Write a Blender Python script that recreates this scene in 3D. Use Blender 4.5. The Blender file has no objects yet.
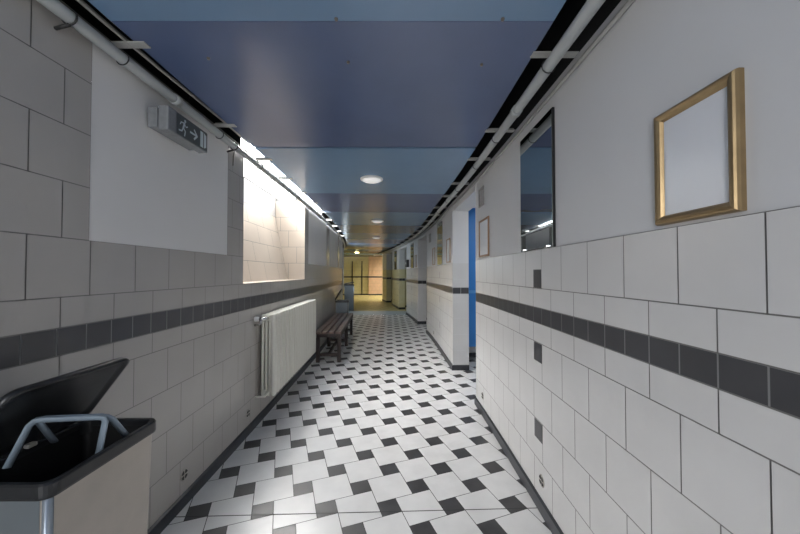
import bpy, bmesh, math
from mathutils import Vector, Matrix
PI = math.pi
scene = bpy.context.scene
COL = scene.collection
EYE = 1.5
R_ARC, S_ARC = 56.8, 3.0

# ---------------------------------------------------------------- corridor frame
def pos(s, off, z=0.0):
    """point at distance s along the corridor, off metres right of the axis"""
    if off < -0.9:      # the left side swells out slightly around the light well
        off -= 0.055 * math.exp(-((s - 4.8) / (2.2 if s < 4.8 else 4.3)) ** 2) * min(1, (-off - 0.9) / 0.3)
    elif off > 0.4:
        off -= 0.042 * math.exp(-((s - 5.2) / 1.6) ** 2)
    if s <= S_ARC:
        return Vector((off, s, z))
    t = (s - S_ARC) / R_ARC
    return Vector((-R_ARC + (R_ARC + off) * math.cos(t), S_ARC + (R_ARC + off) * math.sin(t), z))

def ang(s):
    return max(0.0, (s - S_ARC) / R_ARC)

# ---------------------------------------------------------------- materials
def mat(name, col, rough=0.5, metal=0.0, emit=None, es=0.0, noise=0.0, nscale=8.0, bump=0.0, bscale=40.0,
        coat=0.0, trans=0.0, alpha=1.0, spec=0.5):
    m = bpy.data.materials.new(name)
    m.use_nodes = True
    nt = m.node_tree
    b = nt.nodes['Principled BSDF']
    b.inputs['Base Color'].default_value = (*col, 1)
    b.inputs['Roughness'].default_value = rough
    b.inputs['Metallic'].default_value = metal
    b.inputs['Coat Weight'].default_value = coat
    b.inputs['Coat Roughness'].default_value = 0.08
    b.inputs['Transmission Weight'].default_value = trans
    b.inputs['Specular IOR Level'].default_value = spec
    if emit:
        b.inputs['Emission Color'].default_value = (*emit, 1)
        b.inputs['Emission Strength'].default_value = es
    tc = None
    if noise or bump:
        tc = nt.nodes.new('ShaderNodeTexCoord')
    if noise:
        n = nt.nodes.new('ShaderNodeTexNoise')
        n.inputs['Scale'].default_value = nscale
        n.inputs['Detail'].default_value = 4
        nt.links.new(tc.outputs['Object'], n.inputs['Vector'])
        r = nt.nodes.new('ShaderNodeMapRange')
        r.inputs['From Min'].default_value = 0.3; r.inputs['From Max'].default_value = 0.7
        r.inputs['To Min'].default_value = 1 - noise; r.inputs['To Max'].default_value = 1 + noise
        nt.links.new(n.outputs['Fac'], r.inputs['Value'])
        x = nt.nodes.new('ShaderNodeVectorMath'); x.operation = 'SCALE'
        x.inputs[0].default_value = col
        nt.links.new(r.outputs['Result'], x.inputs['Scale'])
        nt.links.new(x.outputs['Vector'], b.inputs['Base Color'])
    if bump:
        n2 = nt.nodes.new('ShaderNodeTexNoise')
        n2.inputs['Scale'].default_value = bscale
        nt.links.new(tc.outputs['Object'], n2.inputs['Vector'])
        bp = nt.nodes.new('ShaderNodeBump')
        bp.inputs['Strength'].default_value = bump
        bp.inputs['Distance'].default_value = 0.002
        nt.links.new(n2.outputs['Fac'], bp.inputs['Height'])
        nt.links.new(bp.outputs['Normal'], b.inputs['Normal'])
    return m

M = dict(
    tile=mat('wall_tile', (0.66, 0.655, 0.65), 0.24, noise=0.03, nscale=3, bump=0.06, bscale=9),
    tile_shaded=mat('wall_tile_shaded', (0.445, 0.425, 0.40), 0.24, noise=0.03, nscale=3, bump=0.06, bscale=9),  # dimmer light on the left wall put into a darker tile colour
    cream=mat('cream_tile', (0.62, 0.54, 0.46), 0.30, noise=0.03, nscale=3),
    dark=mat('dark_tile', (0.068, 0.068, 0.074), 0.28, noise=0.12, nscale=6),
    grout=mat('grout', (0.21, 0.205, 0.20), 0.9),
    stripe_grout=mat('stripe_grout', (0.30, 0.30, 0.30), 0.8),
    paint=mat('wall_paint', (0.67, 0.672, 0.68), 0.5, noise=0.02, nscale=2, bump=0.1, bscale=60),
    board=mat('white_board', (0.76, 0.75, 0.74), 0.45, noise=0.02, nscale=2),
    ftile=mat('floor_tile', (0.66, 0.66, 0.66), 0.30, noise=0.05, nscale=7, bump=0.08, bscale=25),
    fdark=mat('floor_dark_tile', (0.045, 0.045, 0.048), 0.38, noise=0.2, nscale=9),
    fgrout=mat('floor_grout', (0.06, 0.06, 0.06), 0.9),
    ytile=mat('yellow_floor_tile', (0.60, 0.50, 0.22), 0.4, noise=0.08, nscale=3),
    tile_yellowlit=mat('yellow_lit_wall_tile', (0.66, 0.60, 0.36), 0.35, noise=0.05, nscale=3),  # yellow lamplight of the far end put into the wall tile colour
    tile_pinklit=mat('pink_lit_wall_tile', (0.70, 0.47, 0.34), 0.35, noise=0.05, nscale=3),  # pinkish lamplight on the end pier put into its tile colour
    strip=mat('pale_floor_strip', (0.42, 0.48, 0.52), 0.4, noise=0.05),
    baseboard=mat('baseboard', (0.035, 0.038, 0.045), 0.35),
    blue=mat('ceiling_blue', (0.155, 0.265, 0.42), 0.27, spec=0.9, noise=0.04, nscale=2, bump=0.03, bscale=5),
    violet=mat('ceiling_violet', (0.092, 0.132, 0.255), 0.27, spec=0.9, noise=0.05, nscale=2, bump=0.03, bscale=5),
    void=mat('void_black', (0.012, 0.012, 0.013), 0.8),
    pipe=mat('pipe_paint', (0.42, 0.44, 0.44), 0.32, noise=0.05, nscale=8),
    bracket=mat('bracket', (0.42, 0.42, 0.40), 0.5, noise=0.1, nscale=10),
    iron=mat('dark_iron', (0.03, 0.03, 0.03), 0.5),
    cable=mat('cable', (0.12, 0.11, 0.10), 0.6),
    cable2=mat('grey_cable', (0.35, 0.34, 0.32), 0.5),
    gold=mat('gold_frame', (0.37, 0.265, 0.14), 0.34, metal=0.8, noise=0.12, nscale=20),
    brown=mat('brown_frame', (0.30, 0.18, 0.10), 0.4, noise=0.1, nscale=20),
    paper=mat('paper_sheet', (0.76, 0.78, 0.82), 0.25, spec=0.8),
    mirror=mat('mirror_glass', (0.62, 0.66, 0.68), 0.02, metal=1.0),
    black=mat('black_frame', (0.015, 0.015, 0.016), 0.35),
    radiator=mat('radiator_enamel', (0.72, 0.70, 0.63), 0.3),
    chrome=mat('chrome', (0.6, 0.6, 0.6), 0.2, metal=1.0),
    lidblk=mat('bin_plastic', (0.018, 0.019, 0.021), 0.32, noise=0.3, nscale=14),
    binin=mat('bin_interior', (0.006, 0.006, 0.006), 0.6),
    binside=mat('bin_side_steel', (0.44, 0.40, 0.355), 0.33, metal=0.25, noise=0.06, nscale=9),
    binend_refl=mat('bin_end_reflection', (0.22, 0.25, 0.27), 0.3, metal=0.5),  # bluish reflection on the bin's end put into a darker colour
    binedge=mat('bin_edge', (0.42, 0.47, 0.52), 0.25, metal=0.6),
    hoop=mat('bag_hoop', (0.20, 0.25, 0.30), 0.45),
    wood=mat('bench_wood', (0.15, 0.10, 0.08), 0.45, noise=0.35, nscale=14),
    woodd=mat('bench_frame', (0.05, 0.034, 0.03), 0.5, noise=0.3, nscale=14),
    bluedoor=mat('blue_door', (0.03, 0.20, 0.55), 0.4),
    bluelight=mat('blue_trim', (0.10, 0.32, 0.66), 0.4),
    plastic=mat('grey_housing', (0.22, 0.23, 0.24), 0.25, noise=0.1, nscale=30),
    signface=mat('sign_face', (0.07, 0.08, 0.08), 0.3),
    signwhite=mat('sign_pictogram', (0.62, 0.70, 0.72), 0.4),
    whiteplastic=mat('white_plastic', (0.75, 0.75, 0.74), 0.4),
    lamp=mat('lamp_diffuser', (0.8, 0.8, 0.8), 0.4, emit=(1, 0.98, 0.95), es=0.35),
    lampwarm=mat('warm_lamp_diffuser', (0.8, 0.7, 0.5), 0.4, emit=(1.0, 0.80, 0.36), es=25.0),
    steel=mat('outlet_steel', (0.40, 0.38, 0.34), 0.4, metal=0.3),
    grille=mat('grille', (0.36, 0.35, 0.34), 0.5),
    winframe=mat('window_frame', (0.6, 0.6, 0.6), 0.4),
)
g = bpy.data.materials.new('window_glass'); g.use_nodes = True
nt = g.node_tree; nt.nodes.clear()
o_ = nt.nodes.new('ShaderNodeOutputMaterial'); t_ = nt.nodes.new('ShaderNodeBsdfTransparent')
gl = nt.nodes.new('ShaderNodeBsdfGlossy'); mx = nt.nodes.new('ShaderNodeMixShader')
gl.inputs['Roughness'].default_value = 0.02; mx.inputs[0].default_value = 0.06
nt.links.new(t_.outputs[0], mx.inputs[1]); nt.links.new(gl.outputs[0], mx.inputs[2]); nt.links.new(mx.outputs[0], o_.inputs[0])
M['glass'] = g

# ---------------------------------------------------------------- mesh builder
class MB:
    def __init__(self):
        self.v = []; self.f = []; self.mi = []; self.mats = []; self.sm = []
    def m(self, name):
        if name not in self.mats: self.mats.append(name)
        return self.mats.index(name)
    def face(self, pts, mt, smooth=False):
        i = len(self.v); self.v += [Vector(p) for p in pts]
        self.f.append(list(range(i, i + len(pts)))); self.mi.append(self.m(mt)); self.sm.append(smooth)
        return self
    def add_bm(self, bm, mt, smooth=False):
        i = len(self.v); bm.verts.ensure_lookup_table()
        for n, v in enumerate(bm.verts): v.index = n
        self.v += [v.co.copy() for v in bm.verts]
        for f in bm.faces:
            self.f.append([i + v.index for v in f.verts]); self.mi.append(self.m(mt)); self.sm.append(smooth)
        bm.free(); return self
    def box(self, a, b, mt, bev=0.0, seg=2, M4=None):
        bm = bmesh.new(); bmesh.ops.create_cube(bm, size=1)
        a = Vector(a); b = Vector(b); c = (a + b) / 2; d = b - a
        for v in bm.verts: v.co = Vector((v.co.x * d.x, v.co.y * d.y, v.co.z * d.z)) + c
        if bev: bmesh.ops.bevel(bm, geom=list(bm.edges), offset=bev, segments=seg, affect='EDGES', profile=0.5)
        if M4: bm.transform(M4)
        return self.add_bm(bm, mt, False)
    def tube(self, path, r, mt, n=12, caps=True, smooth=True, sx=1.0):
        path = [Vector(p) for p in path]; rings = []; base = len(self.v); up = None
        for i, p in enumerate(path):
            if i == 0: d = path[1] - p
            elif i == len(path) - 1: d = p - path[i - 1]
            else: d = (path[i + 1] - p).normalized() + (p - path[i - 1]).normalized()
            d.normalize()
            if up is None:
                up = Vector((0, 0, 1)) if abs(d.z) < .9 else Vector((1, 0, 0))
            u = (up - d * up.dot(d)).normalized(); w = d.cross(u); up = u
            rings.append([p + (u * math.cos(2 * PI * k / n) + w * math.sin(2 * PI * k / n) * sx) * r for k in range(n)])
        for rg in rings: self.v += rg
        k_ = self.m(mt)
        for i in range(len(path) - 1):
            for k in range(n):
                a = base + i * n + k; b = base + i * n + (k + 1) % n
                self.f.append([a, b, b + n, a + n]); self.mi.append(k_); self.sm.append(smooth)
        if caps:
            self.f.append([base + k for k in range(n)][::-1]); self.mi.append(k_); self.sm.append(False)
            e = base + (len(path) - 1) * n
            self.f.append([e + k for k in range(n)]); self.mi.append(k_); self.sm.append(False)
        return self
    def lathe(self, prof, mt, n=28, M4=None, smooth=True):
        base = len(self.v)
        for r, z in prof:
            for k in range(n):
                p = Vector((r * math.cos(2 * PI * k / n), r * math.sin(2 * PI * k / n), z))
                self.v.append(M4 @ p if M4 else p)
        k_ = self.m(mt)
        for i in range(len(prof) - 1):
            for k in range(n):
                a = base + i * n + k; b = base + i * n + (k + 1) % n
                self.f.append([a, b, b + n, a + n]); self.mi.append(k_); self.sm.append(smooth)
        return self
    def prism(self, poly, z0, z1, mt, M4=None):
        """polygon in xy extruded in z"""
        n = len(poly); T = (lambda p: M4 @ Vector(p)) if M4 else Vector
        lo = [T((x, y, z0)) for x, y in poly]; hi = [T((x, y, z1)) for x, y in poly]
        self.face(lo[::-1], mt); self.face(hi, mt)
        for i in range(n):
            j = (i + 1) % n
            self.face([lo[i], lo[j], hi[j], hi[i]], mt)
        return self
    def build(self, name, parent=None, loc=None, rot=0.0, tilt=None, merge=False):
        me = bpy.data.meshes.new(name)
        me.from_pydata([tuple(v) for v in self.v], [], self.f)
        for n in self.mats: me.materials.append(M[n])
        for p, i, s in zip(me.polygons, self.mi, self.sm): p.material_index = i; p.use_smooth = s
        if merge:
            bm = bmesh.new(); bm.from_mesh(me); bmesh.ops.remove_doubles(bm, verts=bm.verts, dist=1e-5)
            bmesh.ops.recalc_face_normals(bm, faces=bm.faces); bm.to_mesh(me); bm.free()
        me.update()
        o = bpy.data.objects.new(name, me); COL.objects.link(o)
        if parent: o.parent = parent
        if loc is not None: o.location = loc
        if rot: o.rotation_euler.z = rot
        return o

def tag(o, label, cat, group=None):
    o['label'] = label; o['category'] = cat
    if group: o['group'] = group
    return o
def thing(name, label, cat, loc=(0, 0, 0), rotz=0.0, group=None):
    o = bpy.data.objects.new(name, None); COL.objects.link(o)
    o.empty_display_size = 0.1
    o.location = loc; o.rotation_euler = (0, 0, rotz)
    return tag(o, label, cat, group)
def dup(root, loc, rotz, label, group=None):
    r = root.copy(); COL.objects.link(r); r.location = loc; r.rotation_euler = (0, 0, rotz)
    r['label'] = label
    if group: r['group'] = group
    for ch in list(root.children):
        c = ch.copy(); COL.objects.link(c); c.parent = r
        for gch in ch.children:
            d = gch.copy(); COL.objects.link(d); d.parent = c
    return r
def struct(mb, name, merge=False):
    o = mb.build(name, merge=merge); o['kind'] = 'structure'; return o
def frange(a, b, step):
    n = max(1, int(math.ceil((b - a) / step - 1e-6)))
    return [a + (b - a) * i / n for i in range(n + 1)]

# ---------------------------------------------------------------- tiled surfaces
GR = 0.0022
def tile_row(mb, P, u0, u1, z0, z1, pitch, phase, mt, holes=(), g=GR):
    """P(u, z) -> point on the tile face"""
    k = math.floor((u0 - phase) / pitch)
    spans = [(u0, u1)]
    for h0, h1 in holes:
        ns = []
        for a, b in spans:
            if h1 <= a or h0 >= b: ns.append((a, b)); continue
            if h0 > a: ns.append((a, h0))
            if h1 < b: ns.append((h1, b))
        spans = ns
    while phase + k * pitch < u1:
        a0 = phase + k * pitch; b0 = a0 + pitch; k += 1
        for sa, sb in spans:
            a = max(a0, sa); b = min(b0, sb)
            if b - a < 0.006: continue
            mb.face([P(a + g, z0 + g), P(b - g, z0 + g), P(b - g, z1 - g), P(a + g, z1 - g)], mt)

def sheet(mb, P, u0, u1, z0, z1, mt, step=0.5):
    us = frange(u0, u1, step)
    for a, b in zip(us[:-1], us[1:]):
        mb.face([P(a, z0), P(b, z0), P(b, z1), P(a, z1)], mt)

LOW = [(0.05, 0.30, 0), (0.30, 0.55, 1), (0.55, 0.80, 0), (0.80, 1.05, 1), (1.05, 1.175, 0)]   # (z0, z1, half-bond)
HIGH = [(1.275, 1.40, 0), (1.40, 1.65, 1), (1.65, 1.90, 0), (1.90, 2.15, 1), (2.15, 2.40, 0), (2.40, 2.60, 1)]
STRIPE = (1.175, 1.275)

# ---------------------------------------------------------------- left wall
LW = -1.385
WELL_BACK = -1.84
NICHE = (2.90, 5.05)
BOARDS = [(1.44, 2.62), (5.28, 6.95), (7.35, 9.1), (9.5, 11.5)]
S0, S1 = -2.4, 20.5
mb = MB()
PL = lambda s, z: pos(s, LW, z)
PLb = lambda s, z: pos(s, LW - 0.003, z)
sheet(mb, PLb, S0, S1, 0, 1.40, 'grout')
segs = [S0] + [x for b in sorted(BOARDS + [NICHE]) for x in b] + [S1]
for i in range(0, len(segs), 2):
    sheet(mb, PLb, segs[i], segs[i + 1], 1.40, 2.60, 'grout')
for b in BOARDS:
    sheet(mb, PLb, b[0], b[1], 1.40, 1.65, 'grout')
    sheet(mb, lambda s, z: pos(s, LW - 0.001, z), b[0], b[1], 1.645, 2.60, 'board')
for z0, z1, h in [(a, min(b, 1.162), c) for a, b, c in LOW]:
    tile_row(mb, PL, S0, S1, z0, z1, 0.25, 0.197 + 0.125 * (1 - h), 'tile_shaded')
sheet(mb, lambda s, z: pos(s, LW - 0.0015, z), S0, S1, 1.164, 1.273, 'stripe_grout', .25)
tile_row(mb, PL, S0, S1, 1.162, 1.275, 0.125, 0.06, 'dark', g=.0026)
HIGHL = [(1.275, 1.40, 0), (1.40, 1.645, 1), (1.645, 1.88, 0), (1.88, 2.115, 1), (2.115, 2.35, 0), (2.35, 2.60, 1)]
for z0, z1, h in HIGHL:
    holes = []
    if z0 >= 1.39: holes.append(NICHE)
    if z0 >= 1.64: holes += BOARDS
    tile_row(mb, PL, S0, S1, z0, z1, 0.25, 0.197 + 0.125 * (1 - h), 'tile_shaded', holes)
# top of the wall (its thickness) and back face in the void
sheet(mb, lambda s, t: pos(s, LW - t, 2.60), S0, NICHE[0], 0.0, 0.12, 'void')
sheet(mb, lambda s, t: pos(s, LW - t, 2.60), NICHE[1], S1, 0.0, 0.12, 'void')
struct(mb, 'wall_left')

# light well behind the opening: sill, sloping back, end faces
mb = MB()
def well_face(mb, s, mt='cream'):
    # end face with tiles, u measured from the wall plane outwards
    mb.face([pos(s, LW, 1.40), pos(s, -1.65, 1.40), pos(s, WELL_BACK, 2.36), pos(s, WELL_BACK, 2.66), pos(s, LW, 2.62)], 'grout')
    d = -0.003 if s > 4 else 0.003
    rows = [(1.40, 1.65), (1.65, 1.90), (1.90, 2.15), (2.15, 2.36), (2.36, 2.61)]
    for i, (z0, z1) in enumerate(rows):
        def backx(z): return -1.65 - 0.19 * min(1, max(0, (z - 1.40) / 0.96))
        us = [LW, LW - (0.125 if i % 2 else 0.25), LW - (0.375 if i % 2 else 0.5), -3]
        for a, b in zip(us[:-1], us[1:]):
            bl, bh = max(b, backx(z0)), max(b, backx(z1))
            if a - bl < 0.01: continue
            mb.face([pos(s + d, a - GR, z0 + GR), pos(s + d, bl + GR, z0 + GR), pos(s + d, bh + GR, z1 - GR), pos(s + d, a - GR, z1 - GR)], mt)
well_face(mb, NICHE[0]); well_face(mb, NICHE[1])
sheet(mb, lambda s, t: pos(s, t, 1.402), NICHE[0], NICHE[1], LW, -1.65, 'cream')
def Pslope(s, v):   # v = height
    return pos(s, -1.65 - 0.19 * (v - 1.40) / 0.96 + 0.002, v)
sheet(mb, lambda s, v: Pslope(s, v) + Vector((-0.003, 0, 0)), NICHE[0], NICHE[1], 1.40, 2.36, 'grout')
for i, (z0, z1) in enumerate([(1.40, 1.64), (1.64, 1.88), (1.88, 2.12), (2.12, 2.36)]):
    tile_row(mb, Pslope, NICHE[0], NICHE[1], z0, z1, 0.5, 0.2 + 0.25 * (i % 2), 'cream')
PB = lambda s, z: pos(s, WELL_BACK, z)
sheet(mb, lambda s, z: pos(s, WELL_BACK - 0.003, z), NICHE[0], NICHE[1], 2.36, 2.66, 'grout')
tile_row(mb, PB, NICHE[0], NICHE[1], 2.36, 2.66, 0.5, 0.2, 'tile')
struct(mb, 'trim_1')

# outer skin of the building on the left, with the clerestory opening
W0, W1 = 3.8, 9.2
mb = MB()
OUT = lambda s, z: pos(s, WELL_BACK - 0.02, z)
sheet(mb, OUT, S0, 23.0, 0.0, 2.66, 'void')
sheet(mb, OUT, S0, W0, 2.66, 3.5, 'void')
sheet(mb, OUT, W1, 23.0, 2.66, 3.5, 'void')
for t_ in (2.86,):  # partition added to keep the well's light out of the near void
    mb.face([pos(t_, LW - .01, 2.58), pos(t_, WELL_BACK - .02, 2.58), pos(t_, WELL_BACK - .02, 3.5), pos(t_, -1.16, 3.5), pos(t_, -1.16, 2.72), pos(t_, LW - .01, 2.72)], 'void')
struct(mb, 'wall_outside')
mb = MB()
for z in (2.68, 3.48):
    for a, b in zip(frange(W0, W1, 0.6)[:-1], frange(W0, W1, 0.6)[1:]):
        mb.tube([pos(a, WELL_BACK - 0.02, z), pos(b, WELL_BACK - 0.02, z)], 0.02, 'winframe', n=4, smooth=False)
for s in frange(W0, W1, 1.2):
    mb.tube([pos(s, WELL_BACK - 0.02, 2.68), pos(s, WELL_BACK - 0.02, 3.48)], 0.02, 'winframe', n=4, smooth=False)
wf = struct(mb, 'window_1')
mb = MB()
sheet(mb, lambda s, z: pos(s, WELL_BACK - 0.03, z), W0, W1, 2.68, 3.48, 'glass')
mb.build('pane', wf)
mb = MB(); sheet(mb, lambda s, t: pos(s, t, 3.51), 3.3, 9.2, WELL_BACK - .02, -1.16, 'glass'); mb.build('roof_pane', wf)

# frame added for the side light where the corridor bends away
mb = MB()
for z in (.93, 2.37): mb.box((-.01, -.5, z - .03), (.025, .5, z + .03), 'winframe')
for y in (-.47, 0, .47): mb.box((-.01, y - .03, .93), (.025, y + .03, 2.37), 'winframe')
w2 = struct(mb, 'side_fill_frame'); w2.location = pos(12.3, LW + .002); w2.rotation_euler.z = ang(12.3)

# ---------------------------------------------------------------- right wall
RW = 0.892
SEC = [(-2.4, 3.70), (4.97, 8.00), (9.40, 11.60), (13.20, 14.90), (16.30, 17.40)]
TH = 0.25
def accent(mb, s, z, w=0.125):
    P = lambda u, v: pos(u, RW - 0.0015, v)
    mb.face([P(s + .003, z + .003), P(s + w - .003, z + .003), P(s + w - .003, z + w - .003), P(s + .003, z + w - .003)], 'dark')
mb = MB()
PR = lambda s, z: pos(s, RW, z)
PRb = lambda s, z: pos(s, RW + 0.003, z)
PRp = lambda s, z: pos(s, RW + 0.010, z)
for k, (a, b) in enumerate(SEC):
    tm = 'tile' if k < 3 else 'tile_yellowlit'
    sheet(mb, PRb, a, b, 0, 1.65, 'grout')
    sheet(mb, PRp, a, b, 1.645, 2.61, 'paint')
    sheet(mb, lambda s, t: pos(s, RW + t, 1.65), a, b, 0, 0.012, 'tile')   # lip of the tiling
    for z0, z1, h in LOW:
        tile_row(mb, PR, a, b, z0, z1, 0.25, 0.035 + 0.125 * (1 - h), tm)
    sheet(mb, lambda s, z: pos(s, RW + 0.0015, z), a, b, 1.177, 1.273, 'stripe_grout', .25)
    tile_row(mb, PR, a, b, *STRIPE, 0.125, 0.035, 'dark', g=.0026)
    for z0, z1, h in HIGH[:2]:
        tile_row(mb, PR, a, b, z0, z1, 0.25, 0.035 + 0.125 * (1 - h), tm)
    for s in ((a, b) if k else (b,)):          # pier end faces
        d = -0.003 if s == a else 0.003
        PE = lambda u, z, s=s, d=d: pos(s + d, RW + u, z)
        PEb = lambda u, z, s=s: pos(s, RW + u, z)
        sheet(mb, PEb, 0, TH, 0, 2.61, 'paint')
        for z0, z1, h in LOW: tile_row(mb, PE, 0, TH, z0, z1, 0.25, 0.0, tm)
        tile_row(mb, PE, 0, TH, *STRIPE, 0.125, 0.0, 'dark')
        for z0, z1, h in HIGH[:2]: tile_row(mb, PE, 0, TH, z0, z1, 0.25, 0.0, tm)
        sheet(mb, lambda u, z, s=s: pos(s + (d), RW + u, z), 0, TH, 0, 0.05, 'grout')
for s in (2.03, 6.16, 10.45):
    for z in (1.40, 0.925, 0.425): accent(mb, s, z)
# lintels and recesses behind the openings
for k in range(len(SEC) - 1):
    a, b = SEC[k][1], SEC[k + 1][0]
    sheet(mb, lambda s, z: pos(s, RW + 0.010, z), a, b, 2.46, 2.61, 'paint')
    sheet(mb, lambda s, t: pos(s, RW + t, 2.46), a, b, 0.01, TH, 'paint')
    ea, eb = a - 0.15, b + 0.75
    tm = 'tile' if k < 2 else 'tile_yellowlit'
    dep = 2.0
    PBk = lambda s, z: pos(s, RW + dep, z)
    sheet(mb, PBk, ea, eb, 0, 2.61, 'paint')
    for z0, z1, h in LOW + HIGH[:2]: tile_row(mb, lambda s, z: pos(s, RW + dep - .003, z), ea, eb, z0, z1, 0.25, 0.02, tm)
    for s in (ea, eb):
        sheet(mb, lambda u, z, s=s: pos(s, RW + u, z), TH, dep, 0, 2.61, 'paint')
        d = 0.003 if s == ea else -0.003
        for z0, z1, h in LOW + HIGH[:2]: tile_row(mb, lambda u, z, s=s, d=d: pos(s + d, RW + u, z), TH, dep, z0, z1, 0.25, 0.02, tm)
    for s, e in ((a, ea), (b, eb)):
        sheet(mb, lambda u, z: pos(u, RW + TH, z), min(s, e), max(s, e), 0, 2.61, 'paint')
    sheet(mb, lambda s, t: pos(s, RW + t, 2.61), ea, eb, TH, dep, 'paint')
struct(mb, 'wall_right')

# baseboards
def baseboard(name, spans, off, side):
    mb = MB()
    for a, b in spans:
        us = frange(a, b, 0.5)
        for u, w in zip(us[:-1], us[1:]):
            i0, i1 = off, off + side * 0.016
            A = [pos(u, i1, 0), pos(w, i1, 0), pos(w, i1, 0.075), pos(u, i1, 0.075)]
            mb.face(A, 'baseboard')
            mb.face([pos(u, i1, .075), pos(w, i1, .075), pos(w, i0, .082), pos(u, i0, .082)], 'baseboard')
    return mb, name
mb, n = baseboard('baseboard_left', [(S0, S1)], LW + 0.0005, 1)
struct(mb, 'baseboard_left')
mb, n = baseboard('baseboard_right', SEC, RW - 0.0005, -1)
for k, (a, b) in enumerate(SEC):
    for s in ((a, b) if k else (b,)):
        d = -0.016 if s == a else 0.016
        mb.face([pos(s + d, RW - .016, 0), pos(s + d, RW + TH, 0), pos(s + d, RW + TH, .075), pos(s + d, RW - .016, .075)], 'baseboard')
        mb.face([pos(s + d, RW - .016, .075), pos(s + d, RW + TH, .075), pos(s, RW + TH, .082), pos(s, RW, .082)], 'baseboard')
        mb.face([pos(s + d, RW - .016, 0), pos(s, RW - .016, 0), pos(s, RW - .016, .075), pos(s + d, RW - .016, .075)], 'baseboard')
# dark skirting inside the first recess
for k in range(len(SEC) - 1):
    a, b = SEC[k][1] - .15, SEC[k + 1][0] + .75
    mb.face([pos(b - .015, RW + TH, 0), pos(b - .015, RW + 2, 0), pos(b - .015, RW + 2, .08), pos(b - .015, RW + TH, .08)], 'baseboard')
struct(mb, 'baseboard_right')

# ---------------------------------------------------------------- end of the corridor and closing walls
mb = MB()
YE = 22.0
def endwall(x0, x1, y, tm):
    P = lambda u, z: Vector((u, y, z)); Pb = lambda u, z: Vector((u, y + .004, z))
    sheet(mb, Pb, x0, x1, 0, 2.61, 'grout', 2)
    for i, (z0, z1, h) in enumerate(LOW + HIGH): tile_row(mb, P, x0, x1, z0, z1, 0.25, 0.125 * h, tm)
    tile_row(mb, P, x0, x1, *STRIPE, 0.125, 0, 'dark')
    mb.face([(x0, y - .015, 0), (x1, y - .015, 0), (x1, y - .015, .08), (x0, y - .015, .08)], 'baseboard')
endwall(-6.5, -2.12, YE, 'tile_yellowlit')
endwall(-2.12, -1.06, YE - 0.25, 'tile_pinklit')
endwall(-1.06, 3.2, YE - 0.1, 'tile_yellowlit')
for x in (-2.12, -1.06):
    mb.face([(x, YE - .25, 0), (x, YE, 0), (x, YE, 2.61), (x, YE - .25, 2.61)], 'tile_pinklit')
for x in (-3.28, -2.62):      # dark door-frame uprights standing against the end wall
    mb.box((x, YE - .06, 0), (x + .06, YE, 2.3), 'black')
struct(mb, 'wall_end')
mb = MB()
mb.face([(-2.2, S0, 0), (3.2, S0, 0), (3.2, S0, 3.5), (-2.2, S0, 3.5)], 'paint')
struct(mb, 'wall_back')
mb = MB()      # frame added round the fill light behind the camera, unseen
for x in (-1.36, -.78, -.20): mb.box((x - .03, S0 + .01, .35), (x + .03, S0 + .08, 2.58), 'winframe')
for z in (.38, 2.56): mb.box((-1.36, S0 + .01, z - .03), (-.20, S0 + .08, z + .03), 'winframe')
struct(mb, 'back_fill_frame')
mb = MB()
mb.face([(3.2, S0, 0), (3.2, YE + .1, 0), (3.2, YE + .1, 3.5), (3.2, S0, 3.5)], 'void')
mb.face([(-6.5, YE + .05, 2.61), (3.2, YE + .05, 2.61), (3.2, YE + .05, 3.5), (-6.5, YE + .05, 3.5)], 'void')
mb.face([(-6.5, 20, 0), (-6.5, YE + .1, 0), (-6.5, YE + .1, 3.5), (-6.5, 20, 3.5)], 'tile_yellowlit')
mb.face([(-6.6, 19.5, 0), (-3.6, 20.4, 0), (-3.6, 20.4, 3.5), (-6.6, 19.5, 3.5)], 'tile_yellowlit')
# dark void along the right of the ceiling
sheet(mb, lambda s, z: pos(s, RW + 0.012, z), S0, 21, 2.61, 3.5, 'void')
struct(mb, 'wall_outside_right')

# ---------------------------------------------------------------- floor
def clip_y(poly, y0, keep_less):
    out = []
    for i in range(len(poly)):
        p, q = poly[i], poly[(i + 1) % len(poly)]
        ip = (p[1] < y0) == keep_less; iq = (q[1] < y0) == keep_less
        if ip: out.append(p)
        if ip != iq:
            t = (y0 - p[1]) / (q[1] - p[1]); out.append((p[0] + t * (q[0] - p[0]), y0))
    return out
mb = MB()
YP = 11.55
mb.face([(-3.5, S0, -.002), (3.2, S0, -.002), (3.2, YP, -.002), (-3.5, YP, -.002)], 'fgrout')
d_ = 0.18848 * 1.5
a_ = d_ / math.sqrt(1.25); b_ = a_ / 2
th = 0.81704 - math.atan(0.5)
ex = Vector((math.cos(th), math.sin(th))); ey = Vector((-math.sin(th), math.cos(th)))
c0 = Vector((-0.05447 * 1.5, 1.66168 * 1.5))
org = c0 - ex * (a_ + b_ / 2) - ey * (b_ / 2)
v1 = ex * a_ + ey * b_; v2 = -ex * b_ + ey * a_
gf = 0.0022
for i in range(-60, 60):
    for j in range(-60, 60):
        p = org + v1 * i + v2 * j
        if not (-2.4 < p.x < 3.3 and -2.8 < p.y < 12.2): continue
        if p.x > 1.4 and not (3.2 < p.y < 6 or 7.5 < p.y < 10.4): continue
        for (u0, u1, w0, w1, mt) in ((0, a_, 0, a_, 'ftile'), (a_, a_ + b_, 0, b_, 'fdark')):
            q = [p + ex * u + ey * w for u, w in ((u0 + gf, w0 + gf), (u1 - gf, w0 + gf), (u1 - gf, w1 - gf), (u0 + gf, w1 - gf))]
            q = clip_y([(r.x, r.y) for r in q], YP, True)
            if len(q) > 2: q = clip_y(q, S0, False)
            if len(q) > 2: mb.face([(x, y, 0) for x, y in q], mt)
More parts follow.
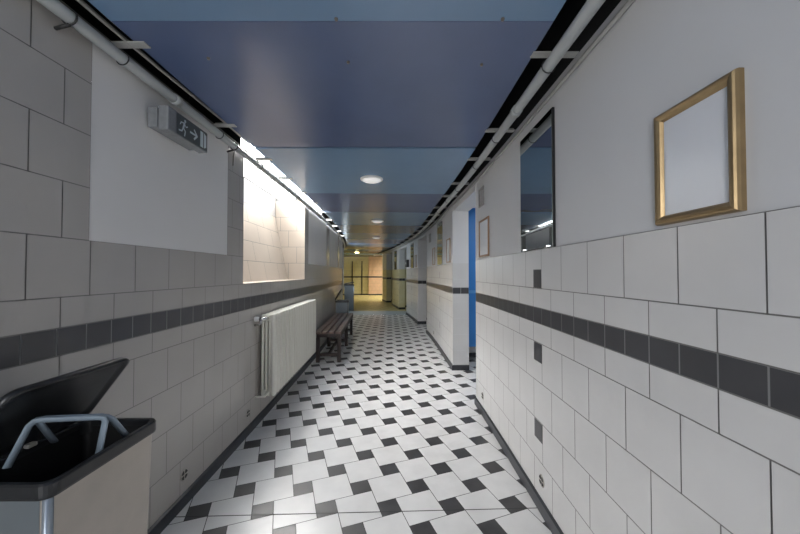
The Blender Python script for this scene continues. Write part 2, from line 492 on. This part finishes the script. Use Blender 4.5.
# straight movement joint across the floor
mb.face([(-1.40, 2.005, .0006), (0.89, 2.082, .0006), (0.89, 2.089, .0006), (-1.40, 2.012, .0006)], 'fgrout')
# pale strip and yellow tiles beyond
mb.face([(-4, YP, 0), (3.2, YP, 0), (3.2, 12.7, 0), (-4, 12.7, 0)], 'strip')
mb.face([(-6.6, 12.7, -.002), (3.2, 12.7, -.002), (3.2, YE + .1, -.002), (-6.6, YE + .1, -.002)], 'grout')
t2 = math.radians(28); fx = Vector((math.cos(t2), math.sin(t2))); fy = Vector((-math.sin(t2), math.cos(t2)))
for i in range(-60, 60):
    for j in range(-60, 60):
        p = Vector((-2, 17)) + fx * .3 * i + fy * .3 * j
        if not (-6.6 < p.x < 3.0 and 12.2 < p.y < 22.2): continue
        q = [p + fx * u + fy * w for u, w in ((.006, .006), (.294, .006), (.294, .294), (.006, .294))]
        q = clip_y([(r.x, r.y) for r in q], 12.7, False)
        if len(q) > 2: q = clip_y(q, YE + .1, True)
        if len(q) > 2: mb.face([(x, y, 0) for x, y in q], 'ytile')
struct(mb, 'floor')

# ---------------------------------------------------------------- ceiling panels, roof slab of the void
bounds = [-2.35, -0.1, 1.39, 2.82, 4.47, 5.87, 7.5, 9.0, 10.6, 12.2, 13.7, 15.2, 16.7, 18.3, 20.0, 22.0]
CL, CR, CZ = -1.258, 0.672, 2.60
for k, (a, b) in enumerate(zip(bounds[:-1], bounds[1:])):
    mb = MB(); mt = 'blue' if k % 2 == 1 else 'violet'
    ga = 0.016 if k % 2 == 1 else 0.0012
    gb = 0.016 if k % 2 == 0 else 0.0012
    cl, cr = (CL, CR) if a < 18 else (CL - 2.0, CR + 2)
    us = frange(a + ga, b - gb, 0.4)
    for u, w in zip(us[:-1], us[1:]):
        mb.face([pos(u, cl, CZ), pos(w, cl, CZ), pos(w, cr, CZ), pos(u, cr, CZ)], mt)
        mb.face([pos(u, cl, CZ + .014), pos(w, cl, CZ + .014), pos(w, cr, CZ + .014), pos(u, cr, CZ + .014)], mt)
        for e in (cl, cr):
            mb.face([pos(u, e, CZ), pos(w, e, CZ), pos(w, e, CZ + .014), pos(u, e, CZ + .014)], mt)
    for e in (us[0], us[-1]):
        mb.face([pos(e, cl, CZ), pos(e, cr, CZ), pos(e, cr, CZ + .014), pos(e, cl, CZ + .014)], mt)
    struct(mb, 'ceiling')
mb = MB()
sheet(mb, lambda s, t: pos(s, t, 3.5), S0, 22.3, -1.16, 3.3, 'void')
sheet(mb, lambda s, t: pos(s, t, 3.5), S0, 3.3, WELL_BACK - .02, -1.16, 'void')
sheet(mb, lambda s, t: pos(s, t, 3.5), 9.2, 22.3, WELL_BACK - .02, -1.16, 'void')
mb.face([(-6.7, 19, 2.62), (-3.9, 19, 2.62), (-3.9, YE + .2, 2.62), (-6.7, YE + .2, 2.62)], 'void')
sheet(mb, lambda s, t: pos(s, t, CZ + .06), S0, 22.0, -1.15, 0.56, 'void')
sheet(mb, lambda s, z: pos(s, -1.16, z), S0, 22.0, CZ + .015, 3.5, 'void')  # upright blockers added to stop daylight crossing above the panels
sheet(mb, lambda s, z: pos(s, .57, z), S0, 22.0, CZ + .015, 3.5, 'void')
struct(mb, 'ceiling_slab')

# small screws in the panels
scr0 = None
for k, (s, x, lab) in enumerate([(1.375, -.276, 'small dark screw left of centre on the edge of the nearest pale blue ceiling panel'),
                  (1.375, .444, 'small dark screw to the right on the edge of the nearest pale blue ceiling panel'),
                  (1.66, -.27, 'small screw in the middle of the big violet ceiling panel'),
                  (1.63, -.98, 'small screw near the left edge of the big violet ceiling panel'),
                  (1.68, .43, 'small screw near the right edge of the big violet ceiling panel')]):
    if scr0 is None:
        mb = MB(); mb.lathe([(0.0001, -.010), (.006, -.009), (.008, -.004), (.008, 0)], 'cable', n=10)
        scr0 = tag(mb.build('screw', loc=(x, s, CZ)), lab, 'screw', 'screws in the ceiling panels')
    else:
        c = scr0.copy(); COL.objects.link(c); c.location = (x, s, CZ); c['label'] = lab

# ---------------------------------------------------------------- ceiling lamps
def lamp(label, s, off, warm=False):
    t = thing('ceiling_light', label, 'ceiling light', pos(s, off, CZ), ang(s), 'round ceiling lights')
    mb = MB(); mb.lathe([(.128, 0), (.132, -.006), (.128, -.020), (.108, -.024)], 'whiteplastic', n=36); mb.build('housing', t)
    mb = MB(); mb.lathe([(.107, -.022), (.095, -.034), (.06, -.042), (.0005, -.045)], 'lampwarm' if warm else 'lamp', n=36); mb.build('diffuser', t)
lamp('round white ceiling light on the pale blue panel, nearest to the camera in view', 3.74, -.325)
lamp('second round ceiling light down the corridor, seen small', 6.8, -.35)
lamp('third round ceiling light, far down the corridor', 10.0, -.30)
lamp('small glowing warm ceiling light above the yellow end of the corridor', 17.3, -.5, True)

# ---------------------------------------------------------------- pipes
def run(mb, s0, s1, off, z, r, mt, n=12, wob=0):
    mb.tube([pos(s, off + wob * math.sin(s * 3.1), z + wob * math.cos(s * 2.3)) for s in frange(s0, s1, 0.35)], r, mt, n=n)
RP = (0.745, 2.535); LP = (-1.326, 2.528)
t = thing('pipe', 'thick grey pipe under the ceiling gap along the right wall', 'pipe', (0, 0, 0))
mb = MB(); run(mb, -2.3, 19, *RP, .029, 'pipe', 16); mb.build('tube', t)
for s in (2.02, 4.3, 8.1, 12.0):
    mb = MB(); p = pos(s, *RP); q = pos(s + .05, *RP); mb.tube([p, q], .034, 'pipe', 16); mb.build('coupling', t)
t2_ = thing('pipe', 'grey pipe running below the ceiling along the left wall', 'pipe', (0, 0, 0))
mb = MB(); run(mb, -2.3, 19, *LP, .026, 'pipe', 16); mb.build('tube', t2_)
for s in (1.88, 3.5, 6.0, 9.0):
    mb = MB(); mb.tube([pos(s, *LP), pos(s + .045, *LP)], .031, 'pipe', 16); mb.build('coupling', t2_)
for s in (1.28, 2.60, 4.4):
    mb = MB(); mb.tube([pos(s, LW + .002, LP[1] - .045), pos(s, LP[0] + .0, LP[1] - .03)], .007, 'iron', 8)
    mb.tube([pos(s, LP[0] + math.cos(k * PI / 8) * .03, LP[1] + math.sin(k * PI / 8) * .03) for k in range(17)], .004, 'iron', 6)
    mb.build('clamp', t2_)
mb = MB(); run(mb, -2.3, 18.4, RW - .004, 2.545, .011, 'bracket', 8)
tag(mb.build('conduit'), 'thin pale conduit along the top of the right wall', 'conduit')
mb = MB(); run(mb, -2.3, 18, LW + .016, 2.60, .009, 'cable', 6, .003)
tag(mb.build('cable'), 'dark cable along the top edge of the left wall behind the pipe', 'cable')
for k, (off, z, r, mt, lab) in enumerate([(-1.285, 2.605, .006, 'cable2', 'pale thin cable in the left ceiling gap, closest to the pipe'),
                          (-1.268, 2.632, .008, 'cable2', 'pale cable in the left ceiling gap beside the panel edge'),
                          (-1.310, 2.63, .010, 'cable2', 'thick cable deep in the left ceiling gap')]):
    mb = MB(); run(mb, -2.3, 2.75, off, z, r, mt, 6, .008)
    tag(mb.build('cable'), lab, 'cable')

# brackets bridging the gaps
proto = None; nside = {'right': 0, 'left': 0}
def bracket_mesh(w):
    mb = MB()
    mb.box((-w / 2, -.022, -.003), (w / 2, .022, .002), 'bracket')
    mb.box((-w / 2, .019, .002), (w / 2, .022, .03), 'bracket')
    return mb
for side, offc, w, lst in (('right', .775, .225, [1.02, 1.60, 2.47, 3.10, 3.95, 4.6, 5.4, 6.1, 6.8, 7.6, 8.4, 9.3, 10.2, 11.1, 12.1, 13.2]),
                           ('left', -1.29, .165, [.75, 1.53, 2.38, 3.1, 3.75, 4.4, 5.1, 5.9, 6.8, 7.7, 8.7, 9.8])):
    root = None
    for k, s in enumerate(lst):
        lab = 'flat bracket across the %s ceiling gap, %s' % (side, [
            'just outside the nearest pale blue panel', 'nearest the camera along the big violet panel', 'far end of the big violet panel', 'beside the first lamp panel',
            'level with the first round lamp', 'where blue meets the second violet panel', 'beside the second violet panel', 'just past the second violet panel',
            'level with the second round lamp', 'past the second round lamp', 'beside the third violet panel', 'before the third round lamp',
            'level with the third round lamp', 'just past the third round lamp', 'second past the third round lamp', 'furthest one seen'][min(k, 15)])
        p = pos(s, offc, CZ - .004)
        if root is None:
            root = thing('ceiling_bracket', lab, 'bracket', p, ang(s), 'brackets across the %s ceiling gap' % side)
            bracket_mesh(w).build('plate', root)
            mb = MB(); P_ = RP if side == 'right' else LP; r = .033 if side == 'right' else .030
            dx = P_[0] - offc; dz = P_[1] - (CZ - .004)
            mb.tube([(dx + r * math.cos(k_ * PI / 10), 0, dz + r * math.sin(k_ * PI / 10)) for k_ in range(21)], .003, 'iron', 6)
            mb.build('pipe_ring', root)
        else:
            dup(root, p, ang(s), lab)

# ---------------------------------------------------------------- wall-hung things (local frame: x right along wall seen from the corridor, origin at wall)
def wall_loc(s, z, off=None): return pos(s, RW if off is None else off, z)
def frame_thing(s0, s1, z0, z1, fm, bw, th_, label, group='framed notices on the right wall', off=RW + .010, name='picture_frame', sheetm='paper', cat='picture frame', partn='sheet'):
    s = (s0 + s1) / 2; t = thing(name, label, cat, pos(s, off, z0), ang(s), group)
    w = (s1 - s0) / 2; h = z1 - z0
    # frame: profile swept round the rectangle, x = out of the wall (negative = into corridor)
    prof = [(0, 0), (-th_ * .5, 0), (-th_ * .8, bw * .08), (-th_ * .96, bw * .22), (-th_, bw * .40), (-th_ * .95, bw * .58), (-th_ * .80, bw * .74), (-th_ * .78, bw * .80), (-th_ * .60, bw * .92), (-th_ * .45, bw), (-.002, bw)]
    mb = MB(); base = []
    rings = []
    for px, d in prof:
        rings.append([(px, -w + d, d), (px, w - d, d), (px, w - d, h - d), (px, -w + d, h - d)])
    for i in range(len(rings) - 1):
        for k in range(4):
            kk = (k + 1) % 4
            mb.face([rings[i][k], rings[i][kk], rings[i + 1][kk], rings[i + 1][k]], fm)
    mb.build('frame', t)
    mb = MB(); mb.box((-th_ * .4, -w + bw - .001, bw - .001), (-.002, w - bw + .001, h - bw + .001), sheetm); mb.build(partn, t)
    return t
frame_thing(.835, 1.11, 1.662, 2.038, 'gold', .030, .028, 'large gold picture frame with a blank pale sheet, nearest on the right wall')
frame_thing(3.20, 3.57, 1.67, 2.07, 'brown', .022, .016, 'thin brown picture frame on the near right wall beside the doorway')
frame_thing(5.18, 5.50, 1.67, 2.07, 'brown', .022, .016, 'thin brown picture frame just past the doorway with the blue door')
frame_thing(6.85, 7.15, 1.67, 2.05, 'brown', .022, .016, 'small brown picture frame left of the second tall mirror')
frame_thing(9.65, 9.95, 1.67, 2.05, 'brown', .022, .016, 'small picture frame right of the third tall mirror')
mg = 'tall wall mirrors above the tiles'
for s0, s1, lab in ((1.865, 2.355, 'tall frameless mirror with black edge on the near right wall, above the dark accent tiles'),
                    (5.95, 6.45, 'second tall mirror, on the wall section past the blue door'),
                    (10.2, 10.7, 'third tall mirror, further down the right wall'),
                    (13.8, 14.3, 'furthest tall mirror, narrow and dark near the yellow end')):
    s = (s0 + s1) / 2; t = thing('wall_mirror', lab, 'mirror', pos(s, RW + .010, 1.652), ang(s), mg)
    mb = MB(); mb.box((-.016, -.25, 0), (0, .25, .815), 'black', .002, 1); mb.build('backing', t)
    mb = MB(); mb.face([(-.0175, -.243, .006), (-.0175, .243, .006), (-.0175, .243, .809), (-.0175, -.243, .809)], 'mirror')
    mb.face([(-.0161, -.243, .006), (-.0175, -.243, .006), (-.0175, -.243, .809), (-.0161, -.243, .809)], 'chrome')
    mb.build('glass', t)
    if s0 < 12:
        for y in (-.18, .18):
            mb = MB(); mb.box((-.030, y - .012, -.004), (0, y + .012, .012), 'chrome'); mb.build('clip', t)
for s0, lab in ((3.37, 'small square air grille high on the near right wall above the brown frame'), (7.42, 'small square air grille on the second wall section, near its far end')):
    s = s0 + .1; t = thing('air_grille', lab, 'air grille', pos(s, RW + .010, 2.22), ang(s), 'square air grilles')
    mb = MB()
    mb.box((-.012, -.1, 0), (0, .1, .016), 'grille'); mb.box((-.012, -.1, .184), (0, .1, .2), 'grille')
    mb.box((-.012, -.1, 0), (0, -.084, .2), 'grille'); mb.box((-.012, .084, 0), (0, .1, .2), 'grille'); mb.build('frame', t)
    mb = MB()
    for k in range(9):
        z = .022 + k * .018
        mb.face([(-.010, -.085, z), (-.010, .085, z), (-.001, .085, z + .014), (-.001, -.085, z + .014)], 'grille')
    mb.build('louvres', t)
# dark wall device far down
s = 11.2; t = thing('wall_phone', 'small black box device on the right wall beyond the third mirror', 'wall device', pos(s, RW + .010, 1.70), ang(s))
mb = MB(); mb.box((-.10, -.12, 0), (0, .12, .26), 'black', .015); mb.build('casing', t)
mb = MB(); mb.box((-.105, -.06, .10), (-.098, .05, .17), 'whiteplastic', .002, 1); mb.build('glint', t)  # glint on the casing painted as a small white plate

# floor-level outlet covers
op = None
for s, side, lab in ((2.05, 1, 'round four-hole cover low on the right wall, nearest the camera'), (3.44, 1, 'round four-hole cover low on the right wall at the doorway corner'),
                     (2.11, -1, 'round four-hole cover low on the left wall, nearest the bin'), (3.02, -1, 'round four-hole cover low on the left wall by the radiator'),
                     (7.0, 1, 'round four-hole cover low on the second wall section past the doorway')):
    off = RW if side > 0 else LW
    rz = ang(s) + (0 if side > 0 else PI)
    if op is None:
        op = thing('vent_cover', lab, 'vent cover', pos(s, off - side * .0005, .195), rz, 'round covers low on the tiled walls')
        Rm = Matrix.Rotation(-PI / 2, 4, 'Y')
        mb = MB(); mb.lathe([(.037, 0), (.036, .003), (.0002, .004)], 'steel', n=24, M4=Rm); mb.build('disc', op)
        mb = MB()
        for k in range(4):
            a0 = k * PI / 2 + .28 + PI / 4 - PI/4; a1 = (k + 1) * PI / 2 - .28
            aa = [a0 + (a1 - a0) * i / 5 for i in range(6)]
            poly = [(.007 * math.cos(aa[0]), .007 * math.sin(aa[0]))] if 0 else []
            poly += [(.030 * math.cos(x), .030 * math.sin(x)) for x in aa] + [(.011 * math.cos(x), .011 * math.sin(x)) for x in (a1, a0)]
            mb.prism(poly, .0038, .0052, 'iron', Rm)
        mb.build('holes', op)
    else:
        dup(op, pos(s, off - side * .0005, .195), rz, lab)

# ---------------------------------------------------------------- exit sign (left wall)
t = thing('exit_sign', 'grey emergency exit sign with running man, arrow and door on the left wall', 'exit sign', (LW, 1.72, 2.29), 0)
mb = MB(); mb.box((.002, .03, .01), (.055, .38, .12), 'plastic', .004); mb.build('mount', t)
mb = MB(); mb.box((.055, .035, 0), (.112, .105, .135), 'plastic', .008); mb.build('end_box', t)
mb = MB(); mb.box((.050, .10, .0), (.108, .405, .135), 'plastic', .006); mb.build('housing', t)
mb = MB(); mb.box((.1082, .108, .008), (.1105, .398, .127), 'signface', .001, 1); mb.build('face_panel', t)
def sgn(poly, mbb): # poly in (u along wall, v up)
    X = .1112
    mbb.face([(X, u, v) for u, v in poly], 'signwhite')
def limb(mbb, pts, w):
    for (x0, y0), (x1, y1) in zip(pts[:-1], pts[1:]):
        d = Vector((x1 - x0, y1 - y0)); n = Vector((-d.y, d.x)).normalized() * w / 2; e = d.normalized() * w * .3
        sgn([(x0 - e.x + n.x, y0 - e.y + n.y), (x1 + e.x + n.x, y1 + e.y + n.y), (x1 + e.x - n.x, y1 + e.y - n.y), (x0 - e.x - n.x, y0 - e.y - n.y)], mbb)
mb = MB()
cx = .165
sgn([(cx + .012 + .009 * math.cos(k * PI / 6), .108 + .009 * math.sin(k * PI / 6)) for k in range(12)], mb)
limb(mb, [(cx + .006, .094), (cx - .004, .062)], .014)
limb(mb, [(cx + .004, .092), (cx - .022, .090), (cx - .030, .075)], .007)
limb(mb, [(cx + .006, .090), (cx + .020, .076), (cx + .034, .084)], .007)
limb(mb, [(cx - .004, .064), (cx + .014, .048), (cx + .008, .020)], .009)
limb(mb, [(cx - .005, .062), (cx - .016, .040), (cx - .040, .036)], .009)
mb.build('running_man', t)
mb = MB(); limb(mb, [(.225, .066), (.285, .066)], .012); limb(mb, [(.262, .094), (.290, .066), (.262, .038)], .012); mb.build('arrow', t)
mb = MB(); sgn([(.322, .018), (.352, .018), (.352, .118), (.322, .118)], mb); sgn([(.360, .018), (.385, .030), (.385, .106), (.360, .118)], mb); mb.build('door_symbol', t)
mb = MB(); mb.tube([(.03, .5, .165), (.03, .51, .13), (.02, .505, .05), (.015, .51, -.02)], .0035, 'cable', 6)
# loose wire drops by the strip between board and niche
tag(mb.build('wire', loc=(LW, 2.12, 2.40)), 'short loose wire hanging at the corner of the white board on the left wall', 'wire')

# ---------------------------------------------------------------- radiator
RS0, RS1 = 3.22, 5.06
t = thing('radiator', 'long white column radiator under the light well on the left wall', 'radiator', pos(RS0, LW, 0), math.atan2(-(pos(RS1, LW) - pos(RS0, LW)).x, (pos(RS1, LW) - pos(RS0, LW)).y))
def place_r(u): return u
NSEC = 19; pitch = (RS1 - RS0) / NSEC
sec = MB()
hw = pitch / 2 - .009
for x0, x1, w in ((.100, .126, hw * .55), (.065, .091, hw * .55), (.030, .056, hw * .55)):
    sec.box((x0, -w, .30), (x1, w, 1.05), 'radiator', min(.010, w * .6), 2)
sec.box((.028, -hw * .62, 1.015), (.168, hw * .62, 1.085), 'radiator', .018, 3)
sec.box((.028, -hw * .62, .265), (.168, hw * .62, .33), 'radiator', .018, 3)
sec.box((.128, -hw, .27), (.1705, hw, 1.09), 'radiator', .0195, 4)
sec.box((.085, -pitch / 2, 1.035), (.115, pitch / 2, 1.065), 'radiator')
sec.box((.085, -pitch / 2, .285), (.115, pitch / 2, .315), 'radiator')
so = sec.build('section', t, loc=(0, pitch / 2, 0))
for k in range(1, NSEC):
    c = so.copy(); COL.objects.link(c); c.parent = t; c.location = (0, pitch / 2 + k * pitch, 0)
mb = MB(); mb.tube([(.10, .0, 1.05), (.10, -.05, 1.05), (.075, -.062, 1.05), (.03, -.065, 1.05)], .014, 'chrome', 12)
mb.tube([(.06, -.064, 1.05), (.06, -.064, 1.01), (.04, -.064, .995), (.0, -.064, .99)], .010, 'chrome', 10)
vo = mb.build('valve', t)
mb = MB(); mb.lathe([(.001, 0), (.022, .001), (.024, .008), (.022, .04), (.016, .046)], 'whiteplastic', n=16, M4=Matrix.Translation((-.0, -.065, 1.05)) @ Matrix.Rotation(PI / 2, 4, 'Y'))
mb.build('valve_knob', vo)
mb = MB(); mb.tube([(.10, .0, .30), (.10, -.03, .30), (.095, -.04, .29), (.0, -.04, .285)], .010, 'radiator', 10); mb.build('return_pipe', t)
for u in (.3, 1.5):
    mb = MB(); mb.box((.002, u - .015, .55), (.034, u + .015, .60), 'radiator'); mb.build('wall_bracket', t)

# ---------------------------------------------------------------- bench
BS0, BS1 = 5.42, 8.0; sm_ = (BS0 + BS1) / 2
t = thing('bench', 'dark brown slatted wooden bench against the left wall beyond the radiator', 'bench', pos(sm_, LW + .26, 0), ang(sm_))
L = (BS1 - BS0) / 2
slat_w = .092
for k in range(4):
    x = -.215 + slat_w / 2 + k * (.43 - slat_w) / 3
    mb = MB(); mb.box((x - slat_w / 2, -L, .487), (x + slat_w / 2, L, .520), 'wood', .005, 2); mb.build('slat', t)
for y in (-L + .10, 0, L - .10):
    for x in (-.175, .175):
        mb = MB(); mb.box((x - .03, y - .03, 0), (x + .03, y + .03, .435), 'woodd', .004, 1); mb.build('leg', t)
    mb = MB(); mb.box((-.205, y - .03, .425), (.205, y + .03, .487), 'woodd', .003, 1); mb.build('cross_rail', t)
    mb = MB(); mb.box((-.145, y - .015, .10), (.145, y + .015, .15), 'woodd'); mb.build('foot_rail', t)
for x in (-.212, .189):
    mb = MB(); mb.box((x, -L + .01, .425), (x + .023, L - .01, .487), 'woodd'); mb.build('side_rail', t)
mb = MB(); mb.box((-.02, -L + .11, .11), (.02, L - .11, .15), 'woodd'); mb.build('stretcher', t)

# ---------------------------------------------------------------- bins
def rrect(x0, x1, y0, y1, r, n=6):
    pts = []
    for cx, cy, a in ((x1 - r, y0 + r, -PI / 2), (x1 - r, y1 - r, 0), (x0 + r, y1 - r, PI / 2), (x0 + r, y0 + r, PI)):
        for i in range(n + 1):
            b = a + PI / 2 * i / n; pts.append((cx + r * math.cos(b), cy + r * math.sin(b)))
    return pts
def loft(mb, loops, mt, close=False, smooth=False):
    for A, B in zip(loops[:-1], loops[1:]):
        n = len(A)
        for i in range(n):
            j = (i + 1) % n; mb.face([A[i], A[j], B[j], B[i]], mt, smooth)
def make_bin(label, loc, rot, W=.31, D=.43, H=.90, lid_ang=53, lidm='lidblk'):
    t = thing('waste_bin', label, 'waste bin', loc, rot, 'rectangular waste bins with black rims')
    w, d = W / 2, D / 2
    mb = MB()      # body: steel shell with pale vertical corner edges
    lo = [(x, y, .02) for x, y in rrect(-w + .03, w - .03, -d + .03, d - .03, .02)]
    hi = [(x, y, H - .03) for x, y in rrect(-w + .014, w - .014, -d + .014, d - .014, .02)]
    loft(mb, [lo, hi], 'binside'); mb.face(lo[::-1], 'lidblk'); mb.build('body', t, merge=True)
    mb = MB(); A_ = [Vector((sx * (w - .052 + (0.016 if z > .5 else 0)), -(d - (.030 if z < .5 else .014)) - .0012, z)) for sx, z in ((-1, .03), (1, .03), (1, H - .045), (-1, H - .045))]
    mb.face(A_, 'binend_refl'); mb.build('end_reflection', t)  # face that carries the painted reflection on the bin's end
    mb = MB()
    for sy in (-1,):
        for sx in (-1, 1):
            xl, yl = sx * (w - .030), sy * (d - .030); xh, yh = sx * (w - .014), sy * (d - .014)
            mb.tube([(xl - sx * .008, yl - sy * .008, .02), (xh - sx * .008, yh - sy * .008, H - .04)], .0125, 'binedge', 10)
    mb.build('corner_edge', t)
    lin = [[(x, y, z) for x, y in rrect(-w + e, w - e, -d + e, d - e, .02)] for z, e in ((H * .5, .045), (H - .01, .02))]
    mb = MB(); loft(mb, lin, 'binin'); mb.face(lin[0], 'binin'); mb.build('liner', t)
    mb = MB()
    L_ = []
    for dx, z, r in ((.018, H - .045, .03), (.002, H - .045, .034), (0, H - .038, .036), (0, H - .006, .038), (.004, H, .036), (.016, H, .03), (.020, H - .006, .028), (.022, H - .05, .028)):
        L_.append([(x, y, z) for x, y in rrect(-w + dx, w - dx, -d + dx, d - dx, r)])
    loft(mb, L_, 'lidblk'); mb.build('rim', t, merge=True)
    # lid, hinged on the wall side, shallow tray turned over
    a = math.radians(lid_ang)
    T = Matrix.Translation((-w + .004, 0, H + .004)) @ Matrix.Rotation(-a, 4, 'Y')
    mb = MB(); L_ = []
    for dx, z in ((.030, .006), (.014, .003), (.008, -.004), (0, -.004), (0, .010), (.006, .020), (.03, .026)):
        L_.append([T @ Vector((x, y, z)) for x, y in rrect(0 + dx, W - dx, -d + dx, d - dx, .040)])
    loft(mb, L_, lidm, smooth=True); mb.face(L_[0], lidm); mb.face(L_[-1][::-1], lidm); mb.build('lid', t, merge=True)
    mb = MB(); mb.tube([(-w + .004, -d * .6, H + .004), (-w + .004, d * .6, H + .004)], .007, 'lidblk', 10)
    mb.box((-w + .012, -.02, H - .004), (-w + .030, .01, H + .010), 'cable2', .002, 1); mb.build('hinge', t)
    return t
def bag_hoops(t):
    TLf, TRt = Vector((-.030, -.090, 1.028)), Vector((.126, 0, .998))
    for (lf, rt), e in ((((-.052, -.14, .905), (.123, -.03, .870)), -.004), (((-.052, -.005, .915), (.123, .098, .870)), .008)):
        lf, rt = Vector(lf), Vector(rt); o = Vector((0, e, 0)); d = (TRt - TLf).normalized()
        a, b = TLf + o, TRt + o
        path = [lf, lf.lerp(a, .88), a + d * .006 - Vector((0, 0, .003)), a + d * .022, b - d * .022, b - d * .006 - Vector((0, 0, .003)), b.lerp(rt, .12), rt]
        mb = MB(); mb.tube(path, .0062, 'hoop', 12, sx=1.9); mb.build('bag_hoop', t)
b1 = make_bin('large steel waste bin with half-open black lid, in the left foreground', (-1.148, 1.135, 0), 0)
bag_hoops(b1)
s = 8.42; make_bin('pale waste bin with open black lid at the far end of the bench', pos(s, LW + .185, 0), ang(s), W=.34, D=.34, H=.80, lid_ang=60)
s = 13.0; make_bin('tall pale bin with dark lid by the left wall, where the floor turns yellow', pos(s, LW + .235, 0), ang(s), W=.40, D=.40, H=1.05, lid_ang=10)

# ---------------------------------------------------------------- blue door in the recess
t = thing('cubicle_door', 'bright blue cubicle door seen in the gap of the right wall', 'door', pos(5.42, RW + TH - .1, 0), ang(5.4))
mb = MB(); mb.box((-.02, 0, .25), (.95, .035, 1.155), 'bluedoor', .003, 1); mb.box((-.02, 0, 1.205), (.95, .035, 2.605), 'bluedoor', .003, 1); mb.build('leaf', t)
mb = MB(); mb.box((-.02, -.004, 1.155), (.95, .035, 1.205), 'bluelight', .002, 1); mb.build('cross_band', t)
mb = MB(); mb.lathe([(.022, 0), (.022, -.01), (.012, -.02), (.012, -.04), (.02, -.045), (.001, -.06)], 'chrome', n=16, M4=Matrix.Translation((.85, 0, 1.05)) @ Matrix.Rotation(-PI / 2, 4, 'X')); mb.build('knob', t)
for x in (.05, .85):
    mb = MB(); mb.box((x, .0, 0), (x + .035, .03, .25), 'chrome'); mb.build('foot', t)

# ---------------------------------------------------------------- light
w = bpy.data.worlds.new('World'); scene.world = w; w.use_nodes = True
bg = w.node_tree.nodes['Background']; bg.inputs[0].default_value = (0.95, 0.98, 1.0, 1); bg.inputs[1].default_value = 9.0
def area(name, loc, target, sx, sy, power, col=(1, 1, 1), spread=PI):
    l = bpy.data.lights.new(name, 'AREA'); l.shape = 'RECTANGLE'; l.size = sx; l.size_y = sy; l.energy = power; l.color = col; l.spread = spread
    o = bpy.data.objects.new(name, l); COL.objects.link(o); o.location = loc
    o.rotation_euler = (Vector(target) - Vector(loc)).to_track_quat('-Z', 'Y').to_euler(); return o
# daylight arriving through the clerestory
dl = area('daylight', (-3.1, 4.7, 4.0), (-0.6, 4.2, 1.2), 5.0, 1.6, 1400, (1.0, .97, .93))
area('skylight', (-2.0, 5.6, 4.4), (-1.55, 5.0, 1.4), 5.0, .9, 300, (1.0, .97, .93))
# fill light added behind the camera to brighten the near walls
area('back_fill', (-.78, -2.3, 1.47), (0.7, 2.5, 1.5), 1.15, 2.15, 60, (.97, .985, 1.0))
# side light added further down on the left, no opening behind it
p_ = pos(12.3, LW + .03, 1.65); area('side_fill', p_, p_ + Vector((3, .3, -.3)), 1.0, 1.4, 25, (.80, .92, 1.0))
# warm lamps over the far end
def lampl(name, loc, e, col):
    l = bpy.data.lights.new(name, 'AREA'); l.shape = 'DISK'; l.size = .2; l.energy = e; l.color = col
    o = bpy.data.objects.new(name, l); COL.objects.link(o); o.location = loc
lampl('lamp_warm', (-.9, 19.6, 2.5), 38, (1, .80, .38))
lampl('lamp_recess', pos(4.3, RW + 1.0, 2.55), 8, (.9, .95, 1))

# ---------------------------------------------------------------- camera
cam = bpy.data.cameras.new('Camera'); co = bpy.data.objects.new('Camera', cam); COL.objects.link(co)
cam.sensor_width = 36; cam.lens = 322.5 / 800 * 36; cam.clip_start = .02; cam.clip_end = 200
co.location = (0, 0, EYE); co.rotation_euler = (PI / 2 + .01820, 0, 0)
scene.camera = co
vs = scene.view_settings
vs.view_transform = 'Standard'; vs.look = 'None'; vs.gamma = 1; vs.use_curve_mapping = False; vs.exposure = 0.36
scene.cycles.max_bounces = 12; scene.cycles.diffuse_bounces = 6
